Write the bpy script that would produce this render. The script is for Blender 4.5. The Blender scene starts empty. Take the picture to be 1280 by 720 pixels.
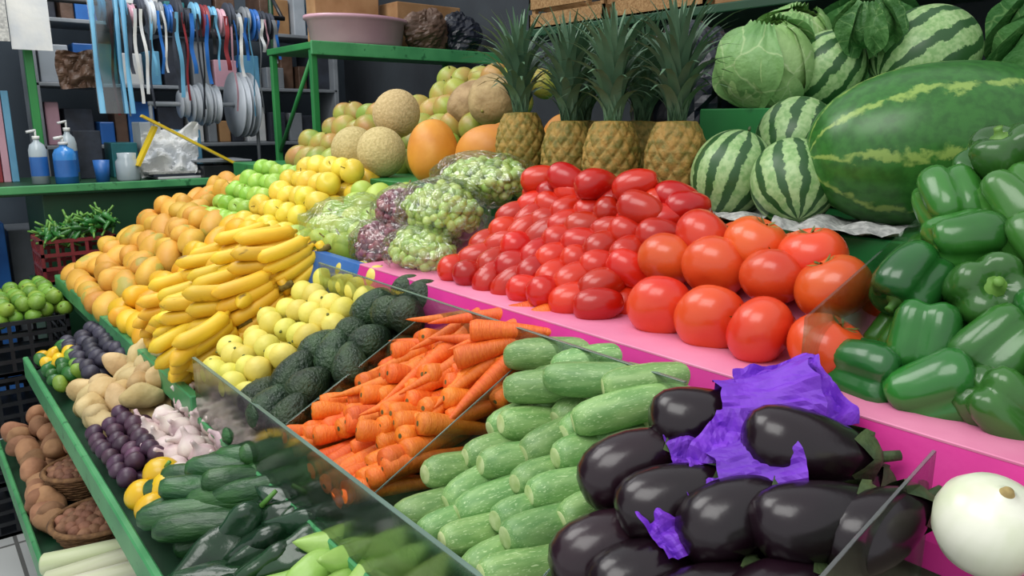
import bpy, math, random
from mathutils import Vector, Matrix, Quaternion, noise
random.seed(7)
rnd=random.random
def U(a,b): return a+(b-a)*rnd()
EYE=1.45
scene=bpy.context.scene
COL=scene.collection

# ---------------------------------------------------------------- materials
def nodes(name):
    m=bpy.data.materials.new(name); m.use_nodes=True
    nt=m.node_tree; b=nt.nodes['Principled BSDF']
    return m,nt,b
def N(nt,t,**k):
    n=nt.nodes.new(t)
    for a,v in k.items(): setattr(n,a,v)
    return n
def c4(c): return (c[0],c[1],c[2],1)
def sr(h):
    h=h.lstrip('#'); o=[]
    for i in (0,2,4):
        v=int(h[i:i+2],16)/255
        o.append(v/12.92 if v<=.04045 else ((v+.055)/1.055)**2.4)
    return tuple(o)
def pmat(name,c1,c2=None,scale=8,rough=.5,bump=0,bscale=None,var=.12,hue=.01,coat=0,sss=0,lo=.35,hi=.65,stretch=(1,1,1),metal=0,spec=.5,trans=0,alpha=1,detail=3,spots=None,veins=None):
    m,nt,b=nodes(name)
    if isinstance(c1,str): c1=sr(c1)
    if c2 is None: c2=tuple(v*.8 for v in c1)
    if isinstance(c2,str): c2=sr(c2)
    L=nt.links.new
    tc=N(nt,'ShaderNodeTexCoord'); mp=N(nt,'ShaderNodeMapping'); mp.inputs['Scale'].default_value=stretch
    oi=N(nt,'ShaderNodeObjectInfo')
    L(tc.outputs['Object'],mp.inputs[0])
    ad=N(nt,'ShaderNodeVectorMath',operation='ADD'); L(mp.outputs[0],ad.inputs[0])
    ml=N(nt,'ShaderNodeMath',operation='MULTIPLY'); ml.inputs[1].default_value=13.7; L(oi.outputs['Random'],ml.inputs[0]); L(ml.outputs[0],ad.inputs[1])
    nz=N(nt,'ShaderNodeTexNoise'); nz.inputs['Scale'].default_value=scale; nz.inputs['Detail'].default_value=detail
    L(ad.outputs[0],nz.inputs['Vector'])
    rp=N(nt,'ShaderNodeValToRGB'); rp.color_ramp.elements[0].position=lo; rp.color_ramp.elements[1].position=hi
    rp.color_ramp.elements[0].color=c4(c1); rp.color_ramp.elements[1].color=c4(c2)
    L(nz.outputs['Fac'],rp.inputs[0])
    colout=rp.outputs[0]
    if spots:
        sc_,th_,cc_=spots
        n3=N(nt,'ShaderNodeTexNoise'); n3.inputs['Scale'].default_value=sc_; n3.inputs['Detail'].default_value=3; L(ad.outputs[0],n3.inputs['Vector'])
        r3=N(nt,'ShaderNodeValToRGB'); r3.color_ramp.elements[0].position=th_; r3.color_ramp.elements[1].position=th_+.06; L(n3.outputs['Fac'],r3.inputs[0])
        mx=N(nt,'ShaderNodeMix',data_type='RGBA'); L(r3.outputs[0],mx.inputs[0]); L(colout,mx.inputs[6]); mx.inputs[7].default_value=c4(sr(cc_)); colout=mx.outputs[2]
    if veins:
        sc_,wd_,cc_=veins
        n4=N(nt,'ShaderNodeTexVoronoi',feature='DISTANCE_TO_EDGE'); n4.inputs['Scale'].default_value=sc_
        nd=N(nt,'ShaderNodeTexNoise'); nd.inputs['Scale'].default_value=12; L(ad.outputs[0],nd.inputs['Vector'])
        vm=N(nt,'ShaderNodeVectorMath',operation='MULTIPLY_ADD'); vm.inputs[1].default_value=(.06,.06,.06); L(nd.outputs['Color'],vm.inputs[0]); L(ad.outputs[0],vm.inputs[2]); L(vm.outputs[0],n4.inputs['Vector'])
        r4=N(nt,'ShaderNodeValToRGB'); r4.color_ramp.elements[0].position=0; r4.color_ramp.elements[1].position=wd_
        r4.color_ramp.elements[0].color=(1,1,1,1); r4.color_ramp.elements[1].color=(0,0,0,1); L(n4.outputs['Distance'],r4.inputs[0])
        mx=N(nt,'ShaderNodeMix',data_type='RGBA'); L(r4.outputs[0],mx.inputs[0]); L(colout,mx.inputs[6]); mx.inputs[7].default_value=c4(sr(cc_)); colout=mx.outputs[2]
    hs=N(nt,'ShaderNodeHueSaturation')
    mr=N(nt,'ShaderNodeMapRange'); mr.inputs['To Min'].default_value=1-var; mr.inputs['To Max'].default_value=1+var
    L(oi.outputs['Random'],mr.inputs['Value']); L(mr.outputs[0],hs.inputs['Value'])
    m2=N(nt,'ShaderNodeMapRange'); m2.inputs['To Min'].default_value=.5-hue; m2.inputs['To Max'].default_value=.5+hue
    fr=N(nt,'ShaderNodeMath',operation='FRACT'); L(ml.outputs[0],fr.inputs[0]); L(fr.outputs[0],m2.inputs['Value']); L(m2.outputs[0],hs.inputs['Hue'])
    L(colout,hs.inputs['Color']); L(hs.outputs[0],b.inputs['Base Color'])
    b.inputs['Roughness'].default_value=rough; b.inputs['Metallic'].default_value=metal
    b.inputs['Coat Weight'].default_value=coat; b.inputs['Coat Roughness'].default_value=.12
    b.inputs['Specular IOR Level'].default_value=spec
    b.inputs['Transmission Weight'].default_value=trans
    b.inputs['Alpha'].default_value=alpha
    if bump:
        n2=N(nt,'ShaderNodeTexNoise'); n2.inputs['Scale'].default_value=bscale or scale*3; n2.inputs['Detail'].default_value=4
        L(ad.outputs[0],n2.inputs['Vector'])
        bp=N(nt,'ShaderNodeBump'); bp.inputs['Strength'].default_value=bump; bp.inputs['Distance'].default_value=.01
        L(n2.outputs['Fac'],bp.inputs['Height']); L(bp.outputs[0],b.inputs['Normal'])
    return m
def stripemat(name,base,base2,stripe,n,lo,hi,nscale,amp,rough=.3,longvar=0):
    m,nt,b=nodes(name); L=nt.links.new
    tc=N(nt,'ShaderNodeTexCoord'); sx=N(nt,'ShaderNodeSeparateXYZ'); L(tc.outputs['Object'],sx.inputs[0])
    at=N(nt,'ShaderNodeMath',operation='ARCTAN2'); L(sx.outputs[1],at.inputs[0]); L(sx.outputs[0],at.inputs[1])
    mu=N(nt,'ShaderNodeMath',operation='MULTIPLY'); mu.inputs[1].default_value=n; L(at.outputs[0],mu.inputs[0])
    nz=N(nt,'ShaderNodeTexNoise'); nz.inputs['Scale'].default_value=nscale; nz.inputs['Detail'].default_value=5; nz.inputs['Roughness'].default_value=.65; L(tc.outputs['Object'],nz.inputs['Vector'])
    nm=N(nt,'ShaderNodeMath',operation='MULTIPLY_ADD'); nm.inputs[1].default_value=amp; nm.inputs[2].default_value=-amp/2; L(nz.outputs['Fac'],nm.inputs[0])
    a=N(nt,'ShaderNodeMath',operation='ADD'); L(mu.outputs[0],a.inputs[0]); L(nm.outputs[0],a.inputs[1])
    s=N(nt,'ShaderNodeMath',operation='SINE'); L(a.outputs[0],s.inputs[0])
    rp=N(nt,'ShaderNodeValToRGB'); rp.color_ramp.elements[0].position=lo; rp.color_ramp.elements[1].position=hi
    mr=N(nt,'ShaderNodeMapRange'); mr.inputs['From Min'].default_value=-1; L(s.outputs[0],mr.inputs['Value']); L(mr.outputs[0],rp.inputs[0])
    n2=N(nt,'ShaderNodeTexNoise'); n2.inputs['Scale'].default_value=nscale*3; n2.inputs['Detail'].default_value=4; L(tc.outputs['Object'],n2.inputs['Vector'])
    r2=N(nt,'ShaderNodeValToRGB'); r2.color_ramp.elements[0].position=.4; r2.color_ramp.elements[1].position=.62
    r2.color_ramp.elements[0].color=c4(sr(base)); r2.color_ramp.elements[1].color=c4(sr(base2)); L(n2.outputs['Fac'],r2.inputs[0])
    fac=rp.outputs[0]
    if longvar:
        n3=N(nt,'ShaderNodeTexNoise'); n3.inputs['Scale'].default_value=nscale*1.8; n3.inputs['Detail'].default_value=5; L(tc.outputs['Object'],n3.inputs['Vector'])
        r3=N(nt,'ShaderNodeValToRGB'); r3.color_ramp.elements[0].position=.40; r3.color_ramp.elements[1].position=.52; L(n3.outputs['Fac'],r3.inputs[0])
        mm=N(nt,'ShaderNodeMath',operation='MULTIPLY'); L(fac,mm.inputs[0]); L(r3.outputs[0],mm.inputs[1]); fac=mm.outputs[0]
    mx=N(nt,'ShaderNodeMix',data_type='RGBA'); L(fac,mx.inputs[0]); L(r2.outputs[0],mx.inputs[6]); mx.inputs[7].default_value=c4(sr(stripe))
    L(mx.outputs[2],b.inputs['Base Color']); b.inputs['Roughness'].default_value=rough
    return m
def clearmat(name,tint,opac=.12,rough=.05,bump=0,bscale=40,k=.5):
    m,nt,b=nodes(name); L=nt.links.new
    out=nt.nodes['Material Output']
    tr=N(nt,'ShaderNodeBsdfTransparent'); tr.inputs[0].default_value=c4(sr(tint))
    gl=N(nt,'ShaderNodeBsdfGlossy'); gl.inputs['Roughness'].default_value=rough; gl.inputs['Color'].default_value=(1,1,1,1)
    fr=N(nt,'ShaderNodeFresnel'); fr.inputs[0].default_value=1.45
    ad=N(nt,'ShaderNodeMath',operation='MULTIPLY_ADD'); ad.inputs[1].default_value=k; ad.inputs[2].default_value=opac; ad.use_clamp=True; L(fr.outputs[0],ad.inputs[0])
    mx=N(nt,'ShaderNodeMixShader'); L(ad.outputs[0],mx.inputs[0]); L(tr.outputs[0],mx.inputs[1]); L(gl.outputs[0],mx.inputs[2]); L(mx.outputs[0],out.inputs[0])
    if bump:
        tc=N(nt,'ShaderNodeTexCoord'); vz=N(nt,'ShaderNodeTexNoise'); vz.inputs['Scale'].default_value=bscale; vz.inputs['Detail'].default_value=2; vz.inputs['Distortion'].default_value=1.5
        L(tc.outputs['Object'],vz.inputs['Vector'])
        bp=N(nt,'ShaderNodeBump'); bp.inputs['Strength'].default_value=bump; bp.inputs['Distance'].default_value=.02; L(vz.outputs['Fac'],bp.inputs['Height'])
        L(bp.outputs[0],gl.inputs['Normal'])
    return m

M={}
M['tomato']=pmat('tomato_skin','#d2381a','#df5826',7,.27,.06,60,var=.12,hue=.008,coat=.2)
M['roma']=pmat('roma_skin','#b8180a','#cc2e14',9,.27,.05,60,var=.2,hue=.003,coat=.2)
M['scar']=pmat('stem_scar','#7d7a35','#4d5a20',60,.7)
M['eggplant']=pmat('eggplant_skin','#14080f','#200e18',6,.25,.05,50,var=.3,coat=.15)
M['calyx']=pmat('calyx_green','#4d5f34','#35482a',30,.6,.3)
M['zuc']=pmat('zucchini_skin','#65904e','#81a663',110,.45,0,60,var=.16,hue=.014,lo=.38,hi=.62,stretch=(1,1,.22),detail=2,spots=(600,.60,'#a8c48a'))
M['zuc_end']=pmat('zucchini_end','#bccb92','#98b06a',60,.6)
M['zucd']=pmat('zucchini_dark','#2f5528','#4c7438',160,.38,var=.1,lo=.45,hi=.65,stretch=(1,1,.4),spots=(380,.6,'#86a860'))
M['carrot']=pmat('carrot_skin','#ea7620','#dc6418',60,.5,.3,120,var=.12,hue=.01,stretch=(1,1,5))
M['carrot_top']=pmat('carrot_top','#6c5a24','#3d4218',80,.8)
M['avocado']=pmat('avocado_skin','#364e2e','#213422',30,.42,.7,160,var=.35,hue=.02)
M['guava']=pmat('guava_skin','#e6da6a','#d2c552',14,.5,.12,90,var=.1,hue=.014)
M['banana']=pmat('banana_skin','#ecc230','#dcae24',25,.48,.05,60,var=.12,hue=.014,stretch=(1,1,.3),spots=(40,.68,'#8a6a20'))
M['banana_tip']=pmat('banana_tip','#5a4a1c','#8a7a30',60,.8)
M['mangoy']=pmat('mango_yellow_skin','#ecba26','#dfa61c',10,.42,.05,60,var=.12,hue=.012)
M['mangoo']=pmat('mango_orange_skin','#dcaa42','#cb9632',12,.5,.12,60,var=.14,hue=.014,spots=(16,.62,'#b0a244'))
M['mangor']=pmat('mango_blush_skin','#94a442','#b58848',8,.38,.05,60,var=.14,hue=.03,lo=.42,hi=.66)
M['gapple']=pmat('green_apple_skin','#8dba3c','#a6ca54',10,.3,var=.12,hue=.012)
M['yapple']=pmat('yellow_apple_skin','#e8d24a','#dcbd3a',10,.32,var=.1,hue=.014)
M['pear']=pmat('pear_skin','#9fbf4c','#b9c65a',10,.4,var=.12,hue=.018)
M['pepper']=pmat('bell_pepper_skin','#33742a','#235820',7,.24,.06,40,var=.28,hue=.018,coat=.3)
M['pstem']=pmat('pepper_stem','#6fa045','#4f8030',30,.5)
M['wsmall']=stripemat('watermelon_striped','#a2bf84','#7fa765','#2c5529',11,.60,.70,34,4.2,.38)
M['wbig']=stripemat('watermelon_dark','#35702a','#2a5f22','#88a650',8,.88,.98,22,4.8,.32,1)
M['pine']=pmat('pineapple_skin','#a9883f','#6e6826',60,.65,.4,120,var=.12)
M['pleaf']=pmat('pineapple_leaf','#5c7c60','#415f47',14,.5,var=.2,stretch=(1,1,.3))
M['cab']=pmat('cabbage_leaf','#a2c480','#88b266',10,.45,.4,45,var=.1,veins=(11,.03,'#bcd29a'))
M['cabd']=pmat('cabbage_outer_leaf','#84b068','#6a9c58',10,.5,.5,40,var=.1,veins=(11,.03,'#a4c284'))
M['greens']=pmat('lettuce_leaf','#568a4a','#3d723a',12,.5,.6,40,var=.15,veins=(14,.03,'#719c5e'))
M['melon']=pmat('cantaloupe_rind','#c9b480','#b09c68',120,.78,.35,130,var=.08)
M['ymelon']=pmat('yellow_melon_rind','#df9f30','#cc8626',9,.45,.15,30,var=.08)
M['brownmelon']=pmat('brown_melon_rind','#b0966a','#8c724a',20,.7,.4,60)
M['garlic']=pmat('garlic_skin','#e6dad0','#c8acb0',18,.5,.2,60,var=.08,stretch=(1,1,.2))
M['potato']=pmat('potato_skin','#ceb686','#b39664',14,.75,.3,60,var=.16,hue=.012)
M['potatob']=pmat('brown_potato_skin','#a67a58','#865e42',14,.8,.3,60,var=.2,hue=.01)
M['purple']=pmat('purple_fruit_skin','#3a2436','#583850',16,.4,var=.3,hue=.03)
M['plum']=pmat('plum_skin','#2a2634','#3d3a4a',16,.45,var=.25)
M['yel']=pmat('yellow_pepper_skin','#e8bf22','#d8aa18',10,.28,var=.06)
M['cuke']=pmat('cucumber_skin','#23482a','#33602f',50,.36,.35,120,var=.2,stretch=(1,1,.3))
M['poblano']=pmat('poblano_skin','#15301c','#1f4226',14,.2,.25,30,var=.25,coat=.2)
M['chayote']=pmat('light_green_skin','#8ab250','#9dc065',12,.38,.2,40,var=.1)
M['lime']=pmat('lime_skin','#84a83c','#658e32',14,.4,.15,120,var=.15,hue=.02)
M['jal']=pmat('jalapeno_skin','#2f722c','#255a24',14,.3,var=.2)
M['ggrape']=pmat('green_grape_skin','#a2bc54','#bccf7a',14,.25,var=.2,hue=.018)
M['rgrape']=pmat('red_grape_skin','#7a3644','#a0606a',14,.3,var=.3,hue=.02)
M['onion']=pmat('onion_skin','#e4e4d2','#d2d8b8',8,.28,.05,20,stretch=(3,3,.2),coat=.2)
M['oniontip']=pmat('onion_tip','#b5a066','#8a7448',60,.8)
M['leek']=pmat('leek_skin','#deddc4','#c2ca9c',10,.45,stretch=(3,3,.2))
M['nut']=pmat('nut_shell','#94684e','#76503c',30,.75,.4,80,var=.2)
M['green']=pmat('green_paint','#2a8040','#1f6e36',4,.45,.05,30,var=.0,hue=0,spots=(9,.66,'#174f28'))
M['dgreen']=pmat('dark_green_paint','#16452a','#103a22',4,.5,var=0,hue=0)
M['lgreen']=pmat('green_edge_paint','#4f9a62','#3c8452',6,.4,var=0,hue=0,spots=(30,.62,'#2c6a40'))
M['pink']=pmat('magenta_paper','#d82c90','#c42484',6,.5,.15,20,var=0,hue=0)
M['lpink']=pmat('pale_pink_paper','#e88fb0','#dc7ca2',8,.5,.15,20,var=0,hue=0)
M['traywood']=pmat('tray_board','#7a7462','#646050',8,.6,.1,20,var=0,hue=0)
M['violet']=pmat('purple_tissue','#7a34c8','#6428b0',14,.6,.3,40,var=.08,hue=0)
M['blackpl']=pmat('black_plastic','#17181c','#222428',20,.4,var=.1,hue=0)
M['blackbag']=pmat('black_bag','#1f2330','#141722',20,.3,.5,25,hue=0)
M['white']=pmat('white_paper','#d2d2ce','#bcc0c4',8,.6,.2,20,hue=0)
M['news']=pmat('newsprint','#b8b8b4','#8c8c8a',90,.7,.3,20,hue=0)
M['card']=pmat('cardboard','#a07a52','#8c6640',10,.8,.1,60,hue=0)
M['wood']=pmat('crate_wood','#b08a5c','#8a643a',20,.75,.2,60,hue=0,stretch=(1,6,6))
M['tub']=pmat('pink_tub_plastic','#c49aa6','#b48a98',5,.35,hue=0)
M['wall']=pmat('wall_paint','#3a4046','#2e3238',3,.8,.1,30,hue=0,var=0)
M['wallb']=pmat('wall_back_paint','#525d68','#3e4852',2,.8,.1,30,hue=0,var=0)
M['grey']=pmat('grey_plastic','#858a90','#70757a',6,.4,hue=0)
M['blue']=pmat('blue_plastic','#2c68b0','#225699',6,.35,hue=0)
M['lblue']=pmat('light_blue_ribbon','#6aa6c6','#5892b4',6,.35,hue=0)
M['red']=pmat('red_plastic','#8c3238','#74282e',6,.4,hue=0)
M['yellow']=pmat('yellow_strip','#d8bc28','#c8a820',6,.4,hue=0)
M['silver']=pmat('reel_plastic','#b2b8c0','#98a0a8',6,.4,hue=0)
M['dark']=pmat('dark_cloth','#22262f','#2f3542',12,.7,.3,30,hue=0)
M['teal']=pmat('teal_package','#2f7a80','#24666c',6,.4,hue=0)
M['wick']=pmat('wicker','#84603c','#644428',60,.75,.4,100,hue=0)
M['brownbag']=pmat('brown_bag','#5e4638','#483428',12,.5,.5,25,hue=0)
M['glass']=clearmat('display_glass','#e6eee8',.04,.03,k=.3)
M['glassf']=clearmat('display_glass_front','#ccd6cc',.16,.10,k=.5)
M['glassedge']=pmat('glass_edge','#5c7468','#6c8478',6,.2,hue=0)
M['bag']=clearmat('plastic_bag','#fafcfa',.09,.16,.6,30,k=.4)
M['ribfilm']=clearmat('teal_film','#8cc0cc',.12,.2)
M['liquid']=pmat('sanitizer_blue','#2a70b8','#3a84c8',6,.2,hue=0)
M['gel']=pmat('clear_bottle','#a8b4ba','#98a4aa',6,.15,hue=0)

# ---------------------------------------------------------------- mesh tools
def mkmesh(name,v,f,mats,mi=None,smooth=True):
    me=bpy.data.meshes.new(name); me.from_pydata([tuple(p) for p in v],[],f)
    for m in mats: me.materials.append(M[m])
    if mi: me.polygons.foreach_set('material_index',mi)
    me.polygons.foreach_set('use_smooth',[smooth]*len(f)); me.update(); return me
def ell(R,L,n=14,p=1.0):
    return [(R*math.sin(math.pi*i/n)**p,-L/2*math.cos(math.pi*i/n)) if 0<i<n else (0,-L/2*math.cos(math.pi*i/n)) for i in range(n+1)]
def lathe_vf(prof,seg=20,fn=None,matfn=None):
    v=[];f=[];mi=[]
    n=len(prof)
    for i,(r,z) in enumerate(prof):
        if i==0 or i==n-1: pts=[(0,0,z)] if r<1e-6 else [(r*math.cos(2*math.pi*j/seg),r*math.sin(2*math.pi*j/seg),z) for j in range(seg)]
        else: pts=[(r*math.cos(2*math.pi*j/seg),r*math.sin(2*math.pi*j/seg),z) for j in range(seg)]
        v.append(pts)
    idx=[];flat=[]
    for pts in v:
        idx.append(list(range(len(flat),len(flat)+len(pts))))
        for p in pts:
            q=Vector(p)
            if fn: q=Vector(fn(q))
            flat.append(q)
    for i in range(n-1):
        a,b=idx[i],idx[i+1]; mt=matfn(i/(n-1)) if matfn else 0
        for j in range(seg):
            k=(j+1)%seg
            if len(a)==1 and len(b)==1: continue
            if len(a)==1: f.append((a[0],b[k],b[j]))
            elif len(b)==1: f.append((a[j],a[k],b[0]))
            else: f.append((a[j],a[k],b[k],b[j]))
            mi.append(mt)
    if len(idx[0])>1: f.append(tuple(reversed(idx[0]))); mi.append(matfn(0) if matfn else 0)
    if len(idx[-1])>1: f.append(tuple(idx[-1])); mi.append(matfn(1) if matfn else 0)
    return flat,f,mi
def lathe(name,prof,mats,seg=20,fn=None,matfn=None):
    v,f,mi=lathe_vf(prof,seg,fn,matfn); return mkmesh(name,v,f,mats,mi)
class Acc:
    def __init__(s): s.v=[];s.f=[];s.m=[]
    def add(s,v,f,mi=0,mat=None):
        o=len(s.v)
        for p in v:
            p=Vector(p); s.v.append(mat@p if mat else p)
        s.f+= [tuple(i+o for i in q) for q in f]
        s.m+= mi[:len(f)] if isinstance(mi,list) else [mi]*len(f)
    def mesh(s,name,mats,smooth=True): return mkmesh(name,s.v,s.f,mats,s.m,smooth)
def boxvf(x0,x1,y0,y1,z0,z1):
    v=[(x0,y0,z0),(x1,y0,z0),(x1,y1,z0),(x0,y1,z0),(x0,y0,z1),(x1,y0,z1),(x1,y1,z1),(x0,y1,z1)]
    return v,[(0,3,2,1),(4,5,6,7),(0,1,5,4),(1,2,6,5),(2,3,7,6),(3,0,4,7)]
def tube(p0,p1,r,seg=8,r1=None):
    p0=Vector(p0);p1=Vector(p1);q=(p1-p0).to_track_quat('Z','Y').to_matrix().to_4x4()
    L=(p1-p0).length; r1=r if r1 is None else r1
    v,f,mi=lathe_vf([(r,0),(r1,L)],seg); return [Matrix.Translation(p0)@(q@p) for p in v],f
def empty(name,parent=None):
    e=bpy.data.objects.new(name,None); e.empty_display_size=.05; COL.objects.link(e)
    if parent: e.parent=parent
    return e
def obj(name,me,loc=(0,0,0),rot=None,sc=1,parent=None):
    o=bpy.data.objects.new(name,me); COL.objects.link(o); o.location=loc
    if rot is not None:
        o.rotation_mode='QUATERNION'; o.rotation_quaternion=rot
    o.scale=(sc,sc,sc) if not isinstance(sc,tuple) else sc
    if parent: o.parent=parent
    return o
def boxo(name,x0,x1,y0,y1,z0,z1,mat,parent=None,bev=.004):
    cx,cy_,cz=(x0+x1)/2,(y0+y1)/2,(z0+z1)/2
    v,f=boxvf(x0-cx,x1-cx,y0-cy_,y1-cy_,z0-cz,z1-cz)
    me=mkmesh(name,v,f,[mat],None,False); o=obj(name,me,(cx,cy_,cz),parent=parent)
    if bev:
        b=o.modifiers.new('b','BEVEL'); b.width=bev; b.segments=2
    return o
def aim(d,spin=None):
    q=Vector(d).normalized().to_track_quat('Z','Y')
    return q@Quaternion((0,0,1),U(0,6.28) if spin is None else spin)

# ---------------------------------------------------------------- produce meshes
def nz3(p,s,seed=0): return noise.noise(Vector((p[0]*s+seed,p[1]*s,p[2]*s)))
def tomato(seed):
    R=.048
    def fn(p):
        th=math.atan2(p.y,p.x); u=p.z/(R*.82)
        w=1+.03*math.cos(5*th+seed)*max(0,u)**1+.03*nz3(p,20,seed)
        r=math.hypot(p.x,p.y); z=p.z-.012*math.exp(-(r/.012)**2)*(1 if p.z>0 else -.3)
        return (p.x*w,p.y*w,z)
    a=Acc(); v,f,mi=lathe_vf(ell(R,R*1.64,18,.9),28,fn); a.add(v,f,0)
    z=R*.82-.011
    v,f,mi=lathe_vf([(0.0,z+.003),(.005,z+.0025),(.006,z)],8); a.add(v,f,1)
    for k in range(5):
        t=k*1.256+seed; a.add([(0,0,z+.003),(.014*math.cos(t-.15),.014*math.sin(t-.15),z+.007),(.02*math.cos(t),.02*math.sin(t),z+.011),(.014*math.cos(t+.15),.014*math.sin(t+.15),z+.007)],[(0,1,2,3)],1)
    return a.mesh('tomato',['tomato','scar'])
def roma(seed):
    def fn(p):
        k=1+.12*(p.z/.04)*(-1)+.05*nz3(p,25,seed); th=math.atan2(p.y,p.x); k*=1+.015*math.cos(3*th+seed)
        r=math.hypot(p.x,p.y)
        return (p.x*k,p.y*k,p.z-(.004*math.exp(-(r/.007)**2) if p.z>0 else 0))
    a=Acc(); v,f,mi=lathe_vf(ell(.0275,.080,16,.85),22,fn); a.add(v,f,0)
    v,f,mi=lathe_vf([(0,.038),(.003,.0375),(.0035,.034)],7); a.add(v,f,1)
    return a.mesh('roma_tomato',['roma','scar'])
def eggplant(seed):
    pr=[(0,-.075),(.017,-.073),(.03,-.066),(.039,-.053),(.0435,-.036),(.0445,-.015),(.042,.006),(.037,.026),(.031,.043),(.026,.056),(.021,.066),(.012,.072),(0,.074)]
    fn=lambda p:(p.x+.012*math.sin(p.z*14+seed)*.6+.001*nz3(p,20,seed),p.y*1.0,p.z)
    a=Acc(); v,f,mi=lathe_vf(pr,28,fn); a.add(v,f,0)
    cx=lambda z:.012*math.sin(z*14+seed)*.6
    v,f,mi=lathe_vf([(.0,.078),(.012,.077),(.024,.068),(.0285,.058),(.032,.047)],20,lambda p:(p.x*1.04+cx(p.z),p.y*1.04,p.z+(.010*math.cos(5*math.atan2(p.y,p.x)) if p.z<.06 else 0))); a.add(v,f[:-1],1)
    v,f=tube((cx(.07),0,.072),(cx(.07)+.006,0,.1),.007,8,.006); a.add(v,f,1)
    return a.mesh('eggplant',['eggplant','calyx'])
def zuc(seed,mat='zuc'):
    L=U(.14,.175)
    pr=[(0,-L/2),(.009,-L/2),(.0125,-L/2+.001),(.018,-L/2+.006),(.0225,-L/2+.018),(.0245,-L/2+.035),(.025,-L/2+.07),(.024,L/2-.06),(.021,L/2-.03),(.015,L/2-.012),(.0115,L/2-.006),(.011,L/2),(0,L/2)]
    b=U(-1.2,1.2)
    def fn(p):
        th=math.atan2(p.y,p.x); k=1+.008*math.cos(7*th)
        return (p.x*k+b*p.z*p.z,p.y*k+.002*math.sin(p.z*30+seed),p.z)
    return lathe('zucchini',pr,[mat,'zuc_end'],24,fn,lambda t:1 if (t<.12 or t>.88) else 0)
def carrot(seed):
    L=U(.15,.2); pr=[(0,0)]
    n=26
    for i in range(n+1):
        t=i/n; r=.0172*(1-t)**.7*(1-.2*t)+.0012
        if i==0: r=.004
        if i==1: r=.0150
        r*=1+.05*(rnd()-.5)
        z=t*L
        if i==1: z=.003
        if i==0: z=.001
        pr.append((r,z))
    pr.append((0,L+.004)); b=U(-.8,.8)
    me=lathe('carrot',pr,['carrot','carrot_top'],16,lambda p:(p.x+b*p.z*p.z,p.y+.003*math.sin(p.z*30+seed),p.z-L/2),lambda t:1 if t<.03 else 0)
    return me
def avocado(seed):
    pr=[(0,-.045),(.018,-.043),(.029,-.034),(.034,-.02),(.0345,-.004),(.031,.012),(.025,.027),(.019,.038),(.012,.046),(.004,.05),(0,.0505)]
    return lathe('avocado',pr,['avocado'],22,lambda p:(p.x*(1+.04*nz3(p,30,seed)),p.y*(1+.04*nz3(p,30,seed+5)),p.z))
def fruit(name,R,L,mat,seed,lump=.03,stem=None,p=.95,bend=0,dimple=0):
    def fn(q):
        k=1+lump*nz3(q,1/R*.8,seed); r=math.hypot(q.x,q.y)
        z=q.z*k-(dimple*math.exp(-(r/(R*.25))**2)*(1 if q.z>0 else -.6))
        return (q.x*k+bend*q.z*q.z,q.y*k,z)
    a=Acc(); v,f,mi=lathe_vf(ell(R,L,14,p),20,fn); a.add(v,f,0)
    if stem:
        v,f=tube((bend*L*L/4,0,L/2-dimple-.002),(bend*L*L/4+.002,0,L/2-dimple+stem[1]),stem[2],6); a.add(v,f,1)
        return a.mesh(name,[mat,stem[0]])
    return a.mesh(name,[mat])
def bananahand(seed):
    a=Acc(); n=5
    for k in range(n):
        t=(k-(n-1)/2); L=.155*U(.93,1.05); pr=[];m=14
        for i in range(m+1):
            s=i/m
            r=.0185*min(1,(s/.14)**.7)*min(1,((1-s)/.16)**.6+.18)
            if i==0: r=.005
            if i==1:r=.007
            pr.append((max(r,.004),s*L))
        pr=[(0,0)]+pr+[(0,L+.002)]
        def fn(p,kk=2.8): # bend
            th=math.atan2(p.y,p.x); q=1+.05*math.cos(5*th)
            ang=p.z*kk*2.0; R=1/(kk*2.0)
            x=p.x*q
            return ((R)*(1-math.cos(ang))+x*math.cos(ang)-0,p.y*q,(R)*math.sin(ang)-x*math.sin(ang))
        v,f,mi=lathe_vf(pr,12,fn,lambda t:1 if t>.95 else 0)
        mt=Matrix.Rotation(t*.13,4,'X')@Matrix.Rotation(-.45+.05*rnd(),4,'Y')
        mt=Matrix.Translation((0.004*rnd(),-t*.022,0))@mt
        a.add(v,f,mi,mt)
    v,f=tube((-.005,-.02,-.012),(-.005,.02,-.012),.012,8); a.add(v,f,0)
    v,f=tube((-.004,0,.0),(-.02,0,-.03),.011,8,.009); a.add(v,f,1)
    return a.mesh('banana_hand',['banana','banana_tip'])
def pepper(seed):
    R=.043;H=.09
    pr=[(0,-H*.44),(.01,-H*.47),(.024,-H*.5),(.034,-H*.46),(.04,-H*.33),(.043,-H*.12),(.046,H*.12),(.046,H*.3),(.041,H*.42),(.03,H*.47),(.018,H*.43),(.009,H*.37),(0,H*.35)]
    nl=4 if seed%2 else 3
    def fn(p):
        th=math.atan2(p.y,p.x)
        k=1-.18*(1-abs(math.cos(nl*th/2+seed)))**1.8*1.6+.12*nz3(p,18,seed)
        return (p.x*k,p.y*k,p.z*(1+.06*math.cos(nl*th+2*seed))+.08*p.x*math.sin(seed))
    a=Acc(); v,f,mi=lathe_vf(pr,36,fn); a.add(v,f,0)
    v,f,mi=lathe_vf([(0,H*.36),(.014,H*.37),(.012,H*.40),(.006,H*.42),(.005,H*.50),(.006,H*.54),(0,H*.54)],10,lambda p:(p.x+max(0,p.z-.04)*.35,p.y,p.z)); a.add(v,f,1)
    me=a.mesh('bell_pepper',['pepper','pstem']); return me
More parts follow.
